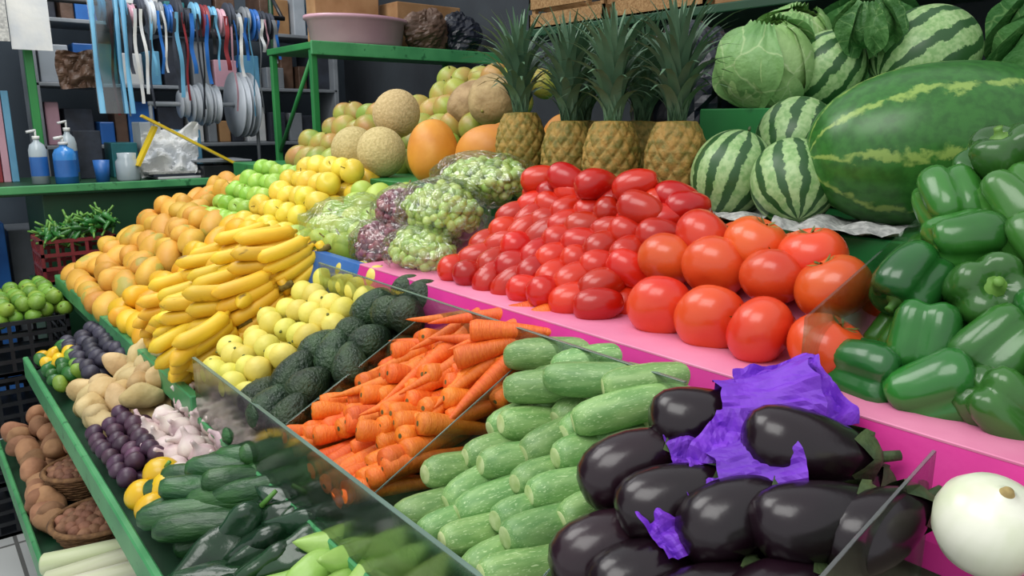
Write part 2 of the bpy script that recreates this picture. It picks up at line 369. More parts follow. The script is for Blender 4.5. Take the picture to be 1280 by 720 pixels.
def longpepper(name,mat,L,R,seed,wr=.12):
    pr=[(0,-L/2)]
    n=16
    for i in range(1,n):
        t=i/n; r=R*(math.sin(min(1,t/.72)*math.pi/2)**.8 if t<.72 else math.cos((t-.72)/.28*math.pi/2)**.5)
        pr.append((max(r,.002),-L/2+L*t))
    pr.append((0,L/2*.96)); b=U(-1,1)
    def fn(p):
        th=math.atan2(p.y,p.x)
        k=1+wr*math.cos(3*th+seed+p.z*12)*.7+wr*nz3(p,26,seed)*1.3
        return (p.x*k+b*p.z*p.z,p.y*k*.8,p.z)
    a=Acc(); v,f,mi=lathe_vf(pr,24,fn); a.add(v,f,0)
    v,f=tube((b*L*L/4,0,L/2*.93),(b*L*L/4+.006,.004,L/2+.03),.005,7,.004); a.add(v,f,1)
    return a.mesh(name,[mat,'pstem'])
def cuke(seed):
    L=U(.17,.21); b=U(-1,1)
    return lathe('cucumber',[(0,-L/2),(.012,-L/2+.002),(.02,-L/2+.012),(.0245,-L/2+.035),(.026,-L/4),(.026,0),(.0255,L/4),(.024,L/2-.03),(.018,L/2-.01),(.009,L/2-.001),(0,L/2)],['cuke'],20,lambda p:(p.x*(1+.05*nz3(p,30,seed))+b*p.z*p.z,p.y*(1+.05*nz3(p,30,seed+3)),p.z))
def garlic(seed):
    pr=[(0,-.02),(.01,-.022),(.02,-.017),(.0255,-.006),(.026,.003),(.021,.013),(.012,.021),(.006,.028),(.0045,.038),(.004,.045),(0,.046)]
    return lathe('garlic_bulb',pr,['garlic'],24,lambda p:(p.x*(1+.06*abs(math.sin(4*math.atan2(p.y,p.x)+seed))),p.y*(1+.06*abs(math.sin(4*math.atan2(p.y,p.x)+seed))),p.z))
def pineapple(seed):
    random.seed(seed); a=Acc(); H=.175;R=.063;rows=9;cols=12
    pr=[];n=54
    for i in range(n+1):
        t=i/n; r=R*(math.sin(math.pi*(.10+.80*t))**.45) if 0<i<n else 0
        pr.append((r,t*H))
    def fn(p):
        r=math.hypot(p.x,p.y)
        if r<.001: return p
        th=math.atan2(p.y,p.x)/(2*math.pi)*cols; t=p.z/H*rows
        u=(th+t/2)%1;w=(th-t/2)%1
        d=min(u,1-u,w,1-w)
        k=1-.09*math.exp(-(d/.10)**2)+.03*math.exp(-((u-.5)**2+(w-.5)**2)/.01)
        return (p.x*k,p.y*k,p.z)
    v,f,mi=lathe_vf(pr,96,fn); a.add(v,f,0)
    for k in range(76):
        t=k/76; th=k*2.39996+U(-.2,.2); L=.06+.16*math.sin(math.pi*min(1,.12+t*.6))*U(.82,1.05); lean=1.2*(1-t)**.8+.07+U(-.12,.12); w=.0145*(1-.3*t)
        base=Vector((0,0,H-.008+t*.05)); d0=Vector((math.cos(th),math.sin(th),0)); s=Vector((-math.sin(th),math.cos(th),0))
        vs=[];m=8
        for i in range(m+1):
            q=i/m; ang=lean*(.25+.9*q*q)
            pos=base+d0*(.010*(1-t)+L*q*math.sin(ang*.75))+Vector((0,0,L*q*math.cos(ang*.75)))
            ww=w*(1-q**1.6)+.0006
            vs+= [pos-s*ww,pos-d0*.003*(1-q),pos+s*ww]
        fs=[]
        for i in range(m):
            for j in range(2): fs.append((i*3+j,i*3+j+1,i*3+j+4,i*3+j+3))
        a.add(vs,fs,1)
    return a.mesh('pineapple',['pine','pleaf'])
def leafshell(R,cov,th,tilt,ruff,seed,flare=0):
    v=[];f=[];n=20;m=20
    for i in range(n+1):
        for j in range(m+1):
            s=(i/n-.5)*2; t=j/m
            ph=cov*s*(.35+.65*math.sin(math.pi*min(1,.15+t*.75))); la=-1.3+t*2.3
            edge=max(abs(s)**3,t**3)
            vein=.012*math.exp(-(s/.05)**2)+.006*max(0,math.cos((t*3-abs(s)*2)*9))**6
            r=R*(1+vein+flare*edge*edge+ruff*edge*math.sin(s*17+t*13+seed)+.03*nz3((s,t,0),2.5,seed))
            p=Vector((r*math.cos(la)*math.cos(ph),r*math.cos(la)*math.sin(ph),r*.9*math.sin(la)))
            v.append(Matrix.Rotation(th,3,'Z')@(Matrix.Rotation(tilt,3,'Y')@p))
    for i in range(n):
        for j in range(m):
            k=i*(m+1)+j; f.append((k,k+m+1,k+m+2,k+1))
    return v,f
def cabbage(seed,R=.095,outer=5,mats=('cab','cabd'),flare=.12):
    a=Acc(); v,f,mi=lathe_vf(ell(R*.95,R*1.8,22),36,lambda p:p*(1+.04*nz3(p,16,seed))); a.add(v,f,0)
    for k in range(6):
        v,f=leafshell(R*(.985+.012*k),1.2,k*2.4+seed,.5*math.sin(k*2),.02,seed+k,.05); a.add(v,f,0)
    for k in range(outer):
        v,f=leafshell(R*1.06,.85,k*6.28/max(1,outer)+seed,-.3,.06,seed+k,flare); a.add(v,f,1)
    return a.mesh('cabbage',list(mats))
def onionm():
    pr=[(0,-.042),(.008,-.043),(.02,-.041),(.033,-.032),(.042,-.016),(.0455,.002),(.043,.017),(.034,.03),(.022,.037),(.012,.040),(.006,.043),(.004,.047),(0,.048)]
    return lathe('onion',pr,['onion','oniontip'],36,lambda p:p,lambda t:1 if t>.8 else 0)
def subd(o,l=1):
    s=o.modifiers.new('s','SUBSURF'); s.levels=l; s.render_levels=l; return o

ms=lambda fn,n:[fn(i*3+1) for i in range(n)]
tomatoes=ms(tomato,4); romas=ms(roma,3); eggs=ms(eggplant,3); zucs=ms(zuc,5); zucds=[zuc(9,'zucd')]; carrots=ms(carrot,5)
avos=ms(avocado,2); peppers=ms(pepper,5); cukes=ms(cuke,3)
guavas=[fruit('guava',.027,.058,'guava',i,.1,('scar',.003,.003)) for i in range(3)]
bananas=ms(bananahand,4)
mangoy=[fruit('mango',.036,.105,'mangoy',i,.12,None,.9,1.5) for i in range(3)]
mangoo=[fruit('papaya_mango',.042,.13,'mangoo',i,.14,None,.9,1.2) for i in range(3)]
mangor=[fruit('mango',.05,.115,'mangor',i,.1,('scar',.006,.003),.95,.5) for i in range(3)]
gapples=[fruit('green_apple',.036,.064,'gapple',i,.04,('banana_tip',.014,.0015),.9,0,.008) for i in range(2)]
yapples=[fruit('yellow_apple',.038,.068,'yapple',i,.04,('banana_tip',.014,.0015),.9,0,.008) for i in range(2)]
pears=[fruit('green_pear',.036,.085,'pear',i,.06,('banana_tip',.016,.002),.85,.5) for i in range(2)]
potatoes=[fruit('potato',.031,.105,'potato',i*2,.3) for i in range(4)]
potbs=[fruit('brown_potato',.032,.085,'potatob',i*2,.3) for i in range(4)]
purps=[fruit('purple_onion',.02,.036,'purple',i,.08) for i in range(2)]
plums=[fruit('plum',.022,.045,'plum',i,.06) for i in range(2)]
garl=ms(garlic,3)
yels=[fruit('yellow_pepper',.032,.06,'yel',i,.15,('pstem',.015,.004)) for i in range(2)]
pobs=[longpepper('poblano','poblano',.16,.034,i*2.3,.2) for i in range(4)]
jals=[longpepper('jalapeno','jal',.07,.012,i*2.3,.05) for i in range(2)]
chays=[longpepper('light_green_pepper','chayote',.12,.028,i*1.7,.14) for i in range(3)]
limes=[fruit('lime',.027,.056,'lime',i,.04,('scar',.002,.003)) for i in range(2)]
smally=[fruit('small_fruit',.018,.05,m,i,.08) for i,m in enumerate(['yel','lime','jal'])]
nuts=[fruit('nut',.017,.034,'nut',i,.12) for i in range(2)]
ggr=[fruit('grape',.0115,.026,'ggrape',0,.02)]; rgr=[fruit('grape',.011,.024,'rgrape',0,.02)]

# ---------------------------------------------------------------- heaps
def heap(name,meshes,y0,y1,F,B,lat,step,dirf,jit=.004,layers=2,depth=None,sc=(.93,1.07),spin=None,parent=None):
    """F,B=(x,z) of front and back lines of the sloped surface (item centres)"""
    e=parent or empty(name); Fv=Vector((F[0],0,F[1]));Bv=Vector((B[0],0,B[1]));S=Bv-Fv
    n=max(1,int(round(S.length/step))); nrm=Vector((-S.z,0,S.x)).normalized()
    depth=depth or lat*.8
    for l in range(layers):
        for i in range(n+1):
            p=Fv+S*((i+(.5 if l%2 else 0))/n)-nrm*depth*l
            off=(.5 if (i+l)%2 else 0)*lat
            c=int((y1-y0-lat-off)/lat+1e-6)+1
            for j in range(c):
                yy=y0+lat/2+off+j*lat
                loc=Vector((p.x+U(-jit,jit),yy+U(-jit,jit),p.z+U(-jit,jit)*.6))
                d=dirf(i,j)
                obj(name+'_item',random.choice(meshes),loc,aim(d,spin() if callable(spin) else spin),U(*sc),parent=e)
    return e
def rdir(): return (U(-1,1),U(-1,1),U(-1,1))
def wob(v,a): return (v[0]+U(-a,a),v[1]+U(-a,a),v[2]+U(-a,a))
Z=lambda b:EYE-b

# middle tier produce
e=heap('zucchini_pile',zucs,.555,.85,(.52,Z(.50)),(.79,Z(.37)),.050,.058,lambda i,j:wob((1,-.12,.02 if i<4 else .15),.14),.006,1)
for y in (.57,.62,.67,.72,.77,.82): obj('zucchini_low',zucds[0],(.525,y,Z(.545)),aim(wob((1,0,.1),.1)),1,parent=e)
for (x,y,b,d) in [(.745,.81,.342,(.6,-.7,.1)),(.76,.73,.338,(.7,-.6,.1)),(.745,.62,.335,(.75,-.55,.12)),(.70,.62,.36,(.75,-.5,.2)),(.69,.76,.368,(.7,-.6,.1)),(.71,.69,.345,(.5,-.7,.1))]:
    obj('zucchini_top',random.choice(zucs),(x,y,Z(b)),aim(d),1.0,parent=e)
e=heap('carrot_pile',carrots,.862,1.158,(.52,Z(.515)),(.79,Z(.375)),.031,.030,lambda i,j:wob((1,-.05,.05),.28),.008,1,sc=(.9,1.1))
for (x,y,b,d) in [(.66,.98,.395,(-1,.05,-.45)),(.68,.92,.385,(-1,.1,-.5)),(.70,1.03,.37,(-1,-.1,-.4)),(.75,.95,.34,(-.9,.4,-.3)),(.72,.90,.35,(.8,-.5,.2)),(.75,1.08,.345,(-.7,.6,-.1)),(.64,1.04,.41,(-1,.2,-.5)),(.75,1.0,.325,(-.8,.5,-.1)),(.62,.93,.42,(-1,-.1,-.5)),(.74,.89,.32,(.7,-.7,.1)),(.60,1.0,.43,(-1,.3,-.4)),(.60,1.09,.44,(-.9,.4,-.4)),(.70,1.10,.39,(-.6,.8,-.1)),(.71,.97,.355,(-.4,.9,-.1)),(.65,.89,.40,(-1,0,-.4)),(.73,1.05,.35,(-1,.2,-.3)),(.67,1.12,.41,(-1,.3,-.3))]:
    obj('carrot_top_layer',random.choice(carrots),(x,y,Z(b)),aim(d),U(1.0,1.15),parent=e)
heap('avocado_pile',avos,1.165,1.37,(.475,Z(.50)),(.78,Z(.335)),.067,.064,lambda i,j:wob((1,.3,.3),.8),.008,2)
heap('guava_pile',guavas,1.37,1.68,(.475,Z(.515)),(.79,Z(.335)),.053,.05,lambda i,j:rdir(),.010,3)
# bananas: hands hang down the slope, crowns uphill, backs of the fingers facing out
eb=empty('banana_pile')
rows=5
for i in range(rows):
    for j in range(4):
        t=i/(rows-1); x=.57+.21*t; z=Z(.462-.145*t)
        obj('banana_hand',random.choice(bananas),(x+U(-.01,.01),1.71+j*.088+(i%2)*.03,z+U(-.008,.008)),aim(wob((-.85,.0,-.35),.18),math.pi/2+U(-.35,.35)+math.pi/2),U(.9,1.05),parent=eb)
heap('banana_pile',bananas,1.67,2.04,(.56,Z(.50)),(.78,Z(.36)),.09,.055,lambda i,j:wob((-.85,0,-.5),.25),.012,1,sc=(.85,1),parent=eb)
heap('yellow_mango_pile',mangoy,2.02,2.50,(.475,Z(.55)),(.82,Z(.335)),.074,.064,lambda i,j:wob((.5,1,.1),.7),.010,2)
heap('orange_mango_pile',mangoo,2.52,3.24,(.475,Z(.57)),(.82,Z(.34)),.090,.076,lambda i,j:wob((.6,1,.1),.7),.012,2)

# eggplants
ee=empty('eggplant_pile')
for (x,y,b,d,s) in [(.675,.485,.325,(.8,-.6,.05),.88),(.68,.364,.318,(.75,-.66,-.1),.9),(.595,.52,.375,(.75,-.4,.3),.87),(.575,.445,.375,(.7,-.5,.25),.85),(.59,.38,.375,(.8,-.35,.2),.85),(.62,.32,.355,(.8,-.45,.15),.85),(.525,.49,.435,(.8,-.35,.2),.85),(.52,.43,.43,(.8,-.3,.2),.85),(.65,.28,.36,(.8,-.2,.2),.78),
    (.53,.365,.43,(.8,-.35,.2),.84),(.56,.315,.42,(.85,-.3,.2),.84),(.65,.43,.39,(.8,-.3,.2),.88),(.70,.34,.38,(.8,-.3,.2),.85),(.66,.50,.40,(.8,-.2,.2),.88),(.60,.47,.45,(.8,-.3,.2),.88),(.62,.38,.45,(.8,-.3,.2),.88)]:
    obj('eggplant_item',random.choice(eggs),(x,y,Z(b)),aim(d),s,parent=ee)
def crumple(name,loc,size,seed,mat,quat,amp=.35,parent=None,n=26,fold=.0,smooth=False):
    v=[];f=[]
    for i in range(n):
        for j in range(n):
            u=i/(n-1)-.5;w=j/(n-1)-.5
            e=1+.18*nz3((u,w,3),3,seed)
            h=amp*(abs(nz3((u,w,0),3.0,seed))*.9+.22*abs(nz3((u,w,1),7,seed)))-fold*(u*u+w*w)
            v.append(Vector((u*size*e,w*size*e,h*size)))
    for i in range(n-1):
        for j in range(n-1):
            k=i*n+j; f.append((k,k+1,k+n+1,k+n))
    return obj(name,mkmesh(name,v,f,[mat],None,smooth),loc,quat,1,parent)
et=empty('purple_tissue_paper')
def wrap(loc,d,R,L,seed,a0=0,a1=5.2):
    v=[];f=[];n=60;m=16
    for i in range(n+1):
        for j in range(m+1):
            t=j/m; th=a0+(a1-a0)*i/n
            r=R*(1+.55*max(0,t-.3)**1.4*1.5)*(1+.10*nz3((math.cos(th),math.sin(th),t),2.6,seed)+.10*abs(nz3((math.cos(th)*2,math.sin(th)*2,t),4,seed))+.04*math.sin(th*14+seed)*t)
            z=L*(t-.35)*(1+.30*nz3((math.cos(th),math.sin(th),5),2.2,seed))
            v.append((r*math.cos(th),r*math.sin(th),z))
    for i in range(n):
        for j in range(m):
            k=i*(m+1)+j; f.append((k,k+m+1,k+m+2,k+1))
    obj('tissue_wrap',mkmesh('tissue_wrap',v,f,['violet'],None,False),loc,aim(d,0),parent=et)
wrap((.706,.449,Z(.322)),(.7,-.7,.12),.041,.10,3)
wrap((.63,.405,Z(.360)),(.75,-.55,.25),.038,.075,7)
crumple('tissue_sheet',(.735,.42,Z(.30)),.10,3,'violet',aim((-.5,-.3,.8),.4),.35,et)
crumple('tissue_sheet',(.635,.41,Z(.345)),.10,8,'violet',aim((-.5,-.4,.8),1.2),.35,et)
crumple('tissue_sheet',(.635,.455,Z(.35)),.08,28,'violet',aim((-.5,-.4,.8),.2),.35,et)
crumple('tissue_sheet',(.545,.42,Z(.385)),.055,15,'violet',aim((-.5,-.4,.8),2.2),.35,et)

obj('onion',onionm(),(.666,.196,Z(.327)),aim((-.25,-.3,.9),0),.94)

# tomato tier
e=heap('tomato_pile',tomatoes,.405,.81,(.862,Z(.272)),(.941,Z(.217)),.090,.092,lambda i,j:wob((.5,-.1,1),.8),.005,2,sc=(.98,1.10))
for (x,y,b) in [(.985,.55,.185),(.985,.64,.18),(.98,.73,.18),(1.04,.60,.2),(1.04,.70,.2)]: obj('tomato_top',random.choice(tomatoes),(x,y,Z(b)),aim(wob((0,0,1),.7)),1,parent=e)
e=heap('roma_tomato_pile',romas,.80,1.27,(.845,Z(.289)),(1.06,Z(.145)),.056,.047,lambda i,j:wob((.8,-.35,.1),.5),.004,2,sc=(.98,1.12))
for (x,y,b) in [(1.04,.93,.115),(1.03,1.02,.118),(1.05,1.12,.115),(1.05,1.20,.12),(1.0,.88,.15),(1.07,.86,.135)]: obj('roma_top',random.choice(romas),(x,y,Z(b)),aim(wob((.7,-.6,.1),.4)),1.1,parent=e)
heap('green_bell_pepper_pile',peppers,.06,.44,(.85,Z(.290)),(1.10,Z(.05)),.075,.066,lambda i,j:wob((0,-.2,.1),1.2),.008,3,sc=(.86,1.03),depth=.055)
def bagmesh(rad,bagsc,seed):
    def fn(p):
        k=1.0+.22*abs(nz3(p,1.6,seed))+.14*abs(nz3(p,4,seed))
        return Vector((p.x*k*rad[0]*bagsc,p.y*k*rad[1]*bagsc,p.z*k*rad[2]*bagsc))
    v,f,mi=lathe_vf(ell(1,2,22),28,fn); return mkmesh('plastic_bag',v,f,['bag'],None,False)
def bunch(name,grs,c,rad,n,bagsc,seed):
    e=empty(name); random.seed(seed)
    for k in range(n):
        ph=math.acos(1-2*(k+.5)/n); th=k*2.39996; r=U(.84,1.02) if k%4 else .68
        d=Vector((math.sin(ph)*math.cos(th)*rad[0],math.sin(ph)*math.sin(th)*rad[1],math.cos(ph)*rad[2]))*r
        d*=1+.18*nz3(d,18,seed)
        obj('grape_item',grs[0],Vector(c)+d,aim(rdir()),U(.8,1.12),parent=e)
    obj('plastic_bag',bagmesh(rad,bagsc,seed),c,parent=e)
    return e
bunch('bagged_green_grapes',ggr,(.865,1.375,Z(.275)),(.06,.08,.042),170,1.25,2)
bunch('bagged_green_grapes',ggr,(.93,1.39,Z(.195)),(.07,.09,.055),220,1.25,3)
bunch('bagged_green_grapes',ggr,(1.07,1.42,Z(.135)),(.08,.12,.045),230,1.3,4)
bunch('bagged_red_grapes',rgr,(.87,1.56,Z(.29)),(.055,.07,.05),160,1.25,5)
bunch('bagged_red_grapes',rgr,(.95,1.58,Z(.215)),(.06,.075,.05),160,1.25,6)
random.seed(11)
e=heap('bagged_green_pears',pears,1.68,2.05,(.86,Z(.32)),(1.08,Z(.21)),.074,.066,lambda i,j:rdir(),.01,2)
obj('plastic_bag',bagmesh((.12,.13,.07),1.1,9),(.93,1.80,Z(.275)),parent=e)
heap('yellow_apple_pile',yapples,2.06,2.48,(.86,Z(.32)),(1.08,Z(.15)),.076,.068,lambda i,j:rdir(),.009,2)
heap('green_apple_pile',gapples,2.49,2.88,(.86,Z(.33)),(1.08,Z(.18)),.074,.068,lambda i,j:rdir(),.009,2)
heap('orange_fruit_pile',mangoo,2.90,3.25,(.86,Z(.34)),(1.08,Z(.26)),.09,.08,lambda i,j:rdir(),.01,1)

# upper tiers
big=fruit('watermelon',.138,.43,'wbig',3,.02,('calyx',.012,.006),.8)
subd(obj('watermelon',big,(1.35,.545,Z(.175)+.134),aim((.72,-.68,.08),.6),1))
def wm(loc,R,d,s=1):
    random.seed(int(loc[0]*100)); me=fruit('striped_watermelon',R,R*2.15,'wsmall',loc[1],.02,('calyx',.01,.004),.95); return subd(obj('striped_watermelon',me,loc,aim(d,s)))
wm((1.235,.865,Z(.175)+.076),.078,(.3,-.2,1)); wm((1.215,.725,Z(.175)+.070),.074,(.5,.5,.8),2); wm((1.39,.83,Z(.175)+.14),.08,(.7,.2,.6),1)
wm((1.64,.92,1.475+.082),.084,(.2,-.6,.8),1); wm((1.75,.76,1.475+.11),.105,(.8,-.5,.5),2)
for i,(x,y) in enumerate([(1.21,1.455),(1.22,1.30),(1.2,1.145),(1.22,.985)]):
    obj('pineapple',pineapple(i+3),(x,y,Z(.175)+[.02,.0,.0,.0][i]),Quaternion((0,1,0),U(-.05,.05)),1.0)
for i,(x,y) in enumerate([(1.37,1.4),(1.37,1.22)]):
    obj('pineapple',pineapple(i+20),(x,y,Z(.175)),Quaternion((1,0,0),U(-.05,.05)),1.0)
random.seed(5)
obj('cabbage',cabbage(1,.098,2),(1.53,1.0,1.475+.088),aim((-.3,-.2,1),0)); obj('cabbage',cabbage(6,.09,3),(1.76,1.08,1.475+.15),aim((-.3,-.5,1),0))
gm=('greens','greens')
obj('lettuce',cabbage(4,.08,6,gm,.5),(1.93,.98,1.50+.15),aim((-.6,-.5,1),0)); obj('lettuce',cabbage(9,.08,6,gm,.5),(2.02,.62,1.50+.13),aim((-.6,-.2,1),0)); obj('lettuce',cabbage(12,.08,6,gm,.5),(1.83,.54,1.475+.08),aim((-.6,-.2,1),0)); obj('lettuce',cabbage(15,.075,6,gm,.5),(1.62,.82,1.475+.165),aim((-.6,-.2,1),0),.6)
# melons etc
ca=fruit('cantaloupe',.078,.158,'melon',2,.02,('scar',.004,.006))
for p in [(1.2,2.13,Z(.175)+.077),(1.2,2.31,Z(.175)+.077),(1.30,2.2,Z(.0)+.02)]: subd(obj('cantaloupe',ca,p,aim(rdir())))
ym=fruit('yellow_melon',.075,.19,'ymelon',5,.05,('scar',.006,.006))
for p,d in [((1.22,1.87,Z(.175)+.085),(.2,.3,1)),((1.28,1.68,Z(.175)+.09),(1,-1,.3)),((1.45,1.55,Z(.175)+.10),(0,.2,1)),((1.4,1.75,Z(.175)+.1),(1,0,.3))]: subd(obj('yellow_melon',ym,p,aim(d)))
bm=fruit('brown_melon',.08,.18,'brownmelon',7,.06,('scar',.006,.006))
for p in [(1.50,1.95,Z(-.06)),(1.55,2.12,Z(-.05))]: subd(obj('brown_melon',bm,p,aim(rdir())))
e=heap('blush_mango_pile',mangor,2.02,2.60,(1.36,Z(.14)),(1.72,Z(-.15)),.098,.086,lambda i,j:rdir(),.01,2)
heap('blush_mango_pile',mangor,2.60,3.05,(1.28,Z(.15)),(1.52,Z(-.02)),.098,.086,lambda i,j:rdir(),.01,2,parent=e)
def bagblob(name,loc,rad,seed,mat):
    def fn(p):
        k=1+.28*nz3(p,1.5,seed)+.22*abs(nz3(p,3.5,seed))+.1*abs(nz3(p,8,seed))
        return Vector((p.x*k*rad[0],p.y*k*rad[1],p.z*k*rad[2]))
    v,f,mi=lathe_vf(ell(1,2,30),40,fn); return obj(name,mkmesh(name,v,f,[mat],None,False),loc)
bagblob('black_plastic_bag',(1.54,1.23,1.47),(.11,.13,.17),5,'blackbag')
bagblob('black_plastic_bag',(1.80,1.40,1.50),(.15,.16,.20),15,'blackbag')
crumple('newspaper',(1.20,.62,Z(.172)),.2,9,'news',aim((0,0,1),.3),.14)
crumple('newspaper',(1.17,.86,Z(.172)),.2,12,'news',aim((0,0,1),.9),.14)

# ---------------------------------------------------------------- lower tier produce
LF=lambda x,b:(x,Z(b))
heap('light_green_pepper_pile',chays,.84,1.02,LF(.34,.665),LF(.50,.61),.056,.05,lambda i,j:wob((1,-.3,.1),.5),.004,2)
heap('poblano_pile',pobs,1.0,1.22,LF(.31,.69),LF(.54,.60),.06,.05,lambda i,j:wob((1,-.4,.15),.6),.01,2)
heap('cucumber_pile',cukes,1.20,1.42,LF(.35,.67),LF(.52,.60),.055,.05,lambda i,j:wob((1,-.5,.1),.35),.006,2)
heap('yellow_pepper_pile',yels,1.36,1.52,LF(.285,.69),LF(.33,.67),.062,.055,lambda i,j:rdir(),.005,2)
heap('garlic_pile',garl,1.43,1.80,LF(.36,.67),LF(.54,.58),.05,.046,lambda i,j:wob((-.4,-.3,1),.8),.006,2)
heap('purple_onion_pile',purps,1.54,1.86,LF(.275,.69),LF(.34,.66),.039,.037,lambda i,j:rdir(),.006,2)
heap('potato_pile',potatoes,1.82,2.20,LF(.30,.68),LF(.54,.57),.070,.058,lambda i,j:wob((.5,1,0),.9),.012,2)
heap('plum_pile',plums,2.2,2.6,LF(.34,.66),LF(.54,.57),.044,.042,lambda i,j:rdir(),.007,2)
heap('small_fruit_pile',smally,2.25,2.6,LF(.275,.69),LF(.33,.665),.042,.04,lambda i,j:rdir(),.006,2)
# lowest tier
heap('brown_potato_pile',potbs,2.33,2.80,(.20,Z(.95)),(.42,Z(.86)),.068,.06,lambda i,j:wob((.5,1,0),.8),.01,2)
heap('brown_potato_pile',potbs,2.02,2.33,(.19,Z(.975)),(.2,Z(.97)),.068,.06,lambda i,j:rdir(),.01,1)
def basket(loc,R,H,fill):
    e=empty('wicker_basket'); a=Acc()
    for k in range(9):
        z=k/8*H; r=R*(.75+.25*k/8)
        v,f,mi=lathe_vf([(r,z),(r+.006,z+H/18),(r,z+H/9),(r-.005,z+H/18),(r,z)],48,lambda p,kk=k:(p.x*(1+.02*math.sin(12*math.atan2(p.y,p.x)+kk*math.pi)),p.y*(1+.02*math.sin(12*math.atan2(p.y,p.x)+kk*math.pi)),p.z)); a.add(v,f[:-2],0)
    v,f,mi=lathe_vf([(0,0),(R*.76,.002),(R*.76,.004),(0,.005)],24); a.add(v,f,0)
    v,f,mi=lathe_vf([(R,H),(R+.01,H+.006),(R,H+.014),(R-.008,H+.006),(R,H)],48); a.add(v,f[:-2],0)
    obj('basket_body',a.mesh('basket_body',['wick']),loc,parent=e)
    n=46
    for k in range(n):
        rr=(R-.015)*math.sqrt((k+.5)/n); th=k*2.4
        obj('basket_fill',random.choice(fill),Vector(loc)+Vector((rr*math.cos(th),rr*math.sin(th),H*.9+.025*(1-rr/R))),aim(rdir()),U(.9,1.1),parent=e)
    return e
basket((.29,2.22,Z(.985)),.085,.06,nuts); basket((.28,1.95,Z(1.0)),.10,.05,nuts)
el=empty('leek_bunch')
for k in range(3):
    a=Acc(); v,f,mi=lathe_vf([(0,-.15),(.02,-.149),(.026,-.143),(.025,-.1),(.025,.08),(.03,.15),(0,.151)],18); a.add(v,f,0)
    obj('leek',a.mesh('leek',['leek']),(.28,1.78-.058*k,Z(.955)+.004*(k%2)),aim(wob((.9,-.3,.12),.06)),1,parent=el)

# ---------------------------------------------------------------- stall structure
st=empty('market_display_stall')
def prism(name,poly,y0,y1,mat,bev=.003,parent=st):
    n=len(poly); v=[(x,y0,z) for x,z in poly]+[(x,y1,z) for x,z in poly]
    f=[tuple(range(n)),tuple(reversed(range(n,2*n)))]+[(i,i+n,(i+1)%n+n,(i+1)%n) for i in range(n)]
    o=obj(name,mkmesh(name,v,f,[mat],None,False),parent=parent)
    b=o.modifiers.new('b','BEVEL'); b.width=bev; return o
Y0,Y1,YM=-.25,3.3,1.62
prism('middle_tray',[(.445,Z(.59)),(.79,Z(.42)),(.79,Z(.5)),(.445,Z(.625))],Y0,YM,'traywood')
prism('middle_tray_edge',[(.432,Z(.628)),(.446,Z(.628)),(.446,Z(.612)),(.432,Z(.612))],Y0,YM,'lgreen')
prism('middle_tray_far',[(.445,Z(.62)),(.79,Z(.46)),(.79,Z(.54)),(.445,Z(.67))],YM,Y1,'dgreen')
prism('middle_tray_far_edge',[(.43,Z(.63)),(.452,Z(.63)),(.452,Z(.575)),(.43,Z(.575))],YM,Y1,'lgreen')
prism('tomato_shelf',[(.79,Z(.322)),(1.14,Z(.315)),(1.14,Z(.52)),(.79,Z(.52))],Y0,YM,'dgreen')
prism('fruit_shelf',[(.79,Z(.352)),(1.14,Z(.345)),(1.14,Z(.52)),(.79,Z(.52))],YM,Y1,'dgreen')
prism('magenta_fascia',[(.770,Z(.309)),(.79,Z(.309)),(.79,Z(.43)),(.735,Z(.43)),(.735,Z(.40))],Y0,1.48,'pink',.001)
prism('blue_fascia',[(.770,Z(.309)),(.79,Z(.309)),(.79,Z(.43)),(.735,Z(.43)),(.735,Z(.40))],1.48,1.72,'blue',.001)
prism('pink_liner',[(.769,Z(.311)),(.769,Z(.307)),(.9,Z(.307)),(1.0,Z(.24)),(1.02,Z(.245)),(.9,Z(.317))],Y0,1.48,'lpink',.001)
prism('back_ramp',[(.95,Z(.315)),(1.14,Z(.23)),(1.14,Z(.315))],Y0,Y1,'dgreen')
prism('upper_shelf',[(1.14,Z(.175)),(2.1,Z(.175)),(2.1,Z(.33)),(1.14,Z(.33))],Y0,Y1,'green')
prism('top_shelf',[(1.46,1.475),(2.2,1.475),(2.2,1.28),(1.46,1.28)],Y0,1.12,'green')
prism('stall_cabinet',[(.62,0),(2.1,0),(2.1,Z(.5)),(.80,Z(.5)),(.62,Z(.62))],Y0,Y1,'dgreen')
prism('lower_tray',[(.25,Z(.76)),(.62,Z(.63)),(.62,Z(.69)),(.25,Z(.79))],.3,2.66,'dgreen')
prism('lower_tray_edge',[(.235,Z(.77)),(.25,Z(.77)),(.25,Z(.705)),(.235,Z(.705))],.3,2.66,'lgreen')
prism('lowest_tray',[(.15,Z(1.02)),(.62,Z(.93)),(.62,Z(.97)),(.15,Z(1.05))],.3,2.85,'dgreen')
prism('lowest_tray_edge',[(.14,Z(1.05)),(.152,Z(1.05)),(.152,Z(.98)),(.14,Z(.98))],.3,2.85,'lgreen')
prism('plinth',[(.3,0),(.62,0),(.62,Z(.97)),(.3,Z(1.03))],.3,2.85,'dgreen')
gp=empty('display_glass_panels')
prism('front_glass',[(.436,Z(.612)),(.442,Z(.612)),(.442,Z(.485)),(.436,Z(.485))],.27,1.60,'glassf',.0005,gp)
prism('front_glass_edge',[(.4355,Z(.485)),(.4425,Z(.485)),(.4425,Z(.4835)),(.4355,Z(.4835))],.27,1.60,'glassedge',.0003,gp)
prism('back_glass',[(.728,Z(.42)),(.733,Z(.42)),(.733,Z(.318)),(.728,Z(.318))],.56,1.60,'glass',.0005,gp)
prism('back_glass_edge',[(.7275,Z(.318)),(.7335,Z(.318)),(.7335,Z(.3165)),(.7275,Z(.3165))],.56,1.60,'glassedge',.0003,gp)
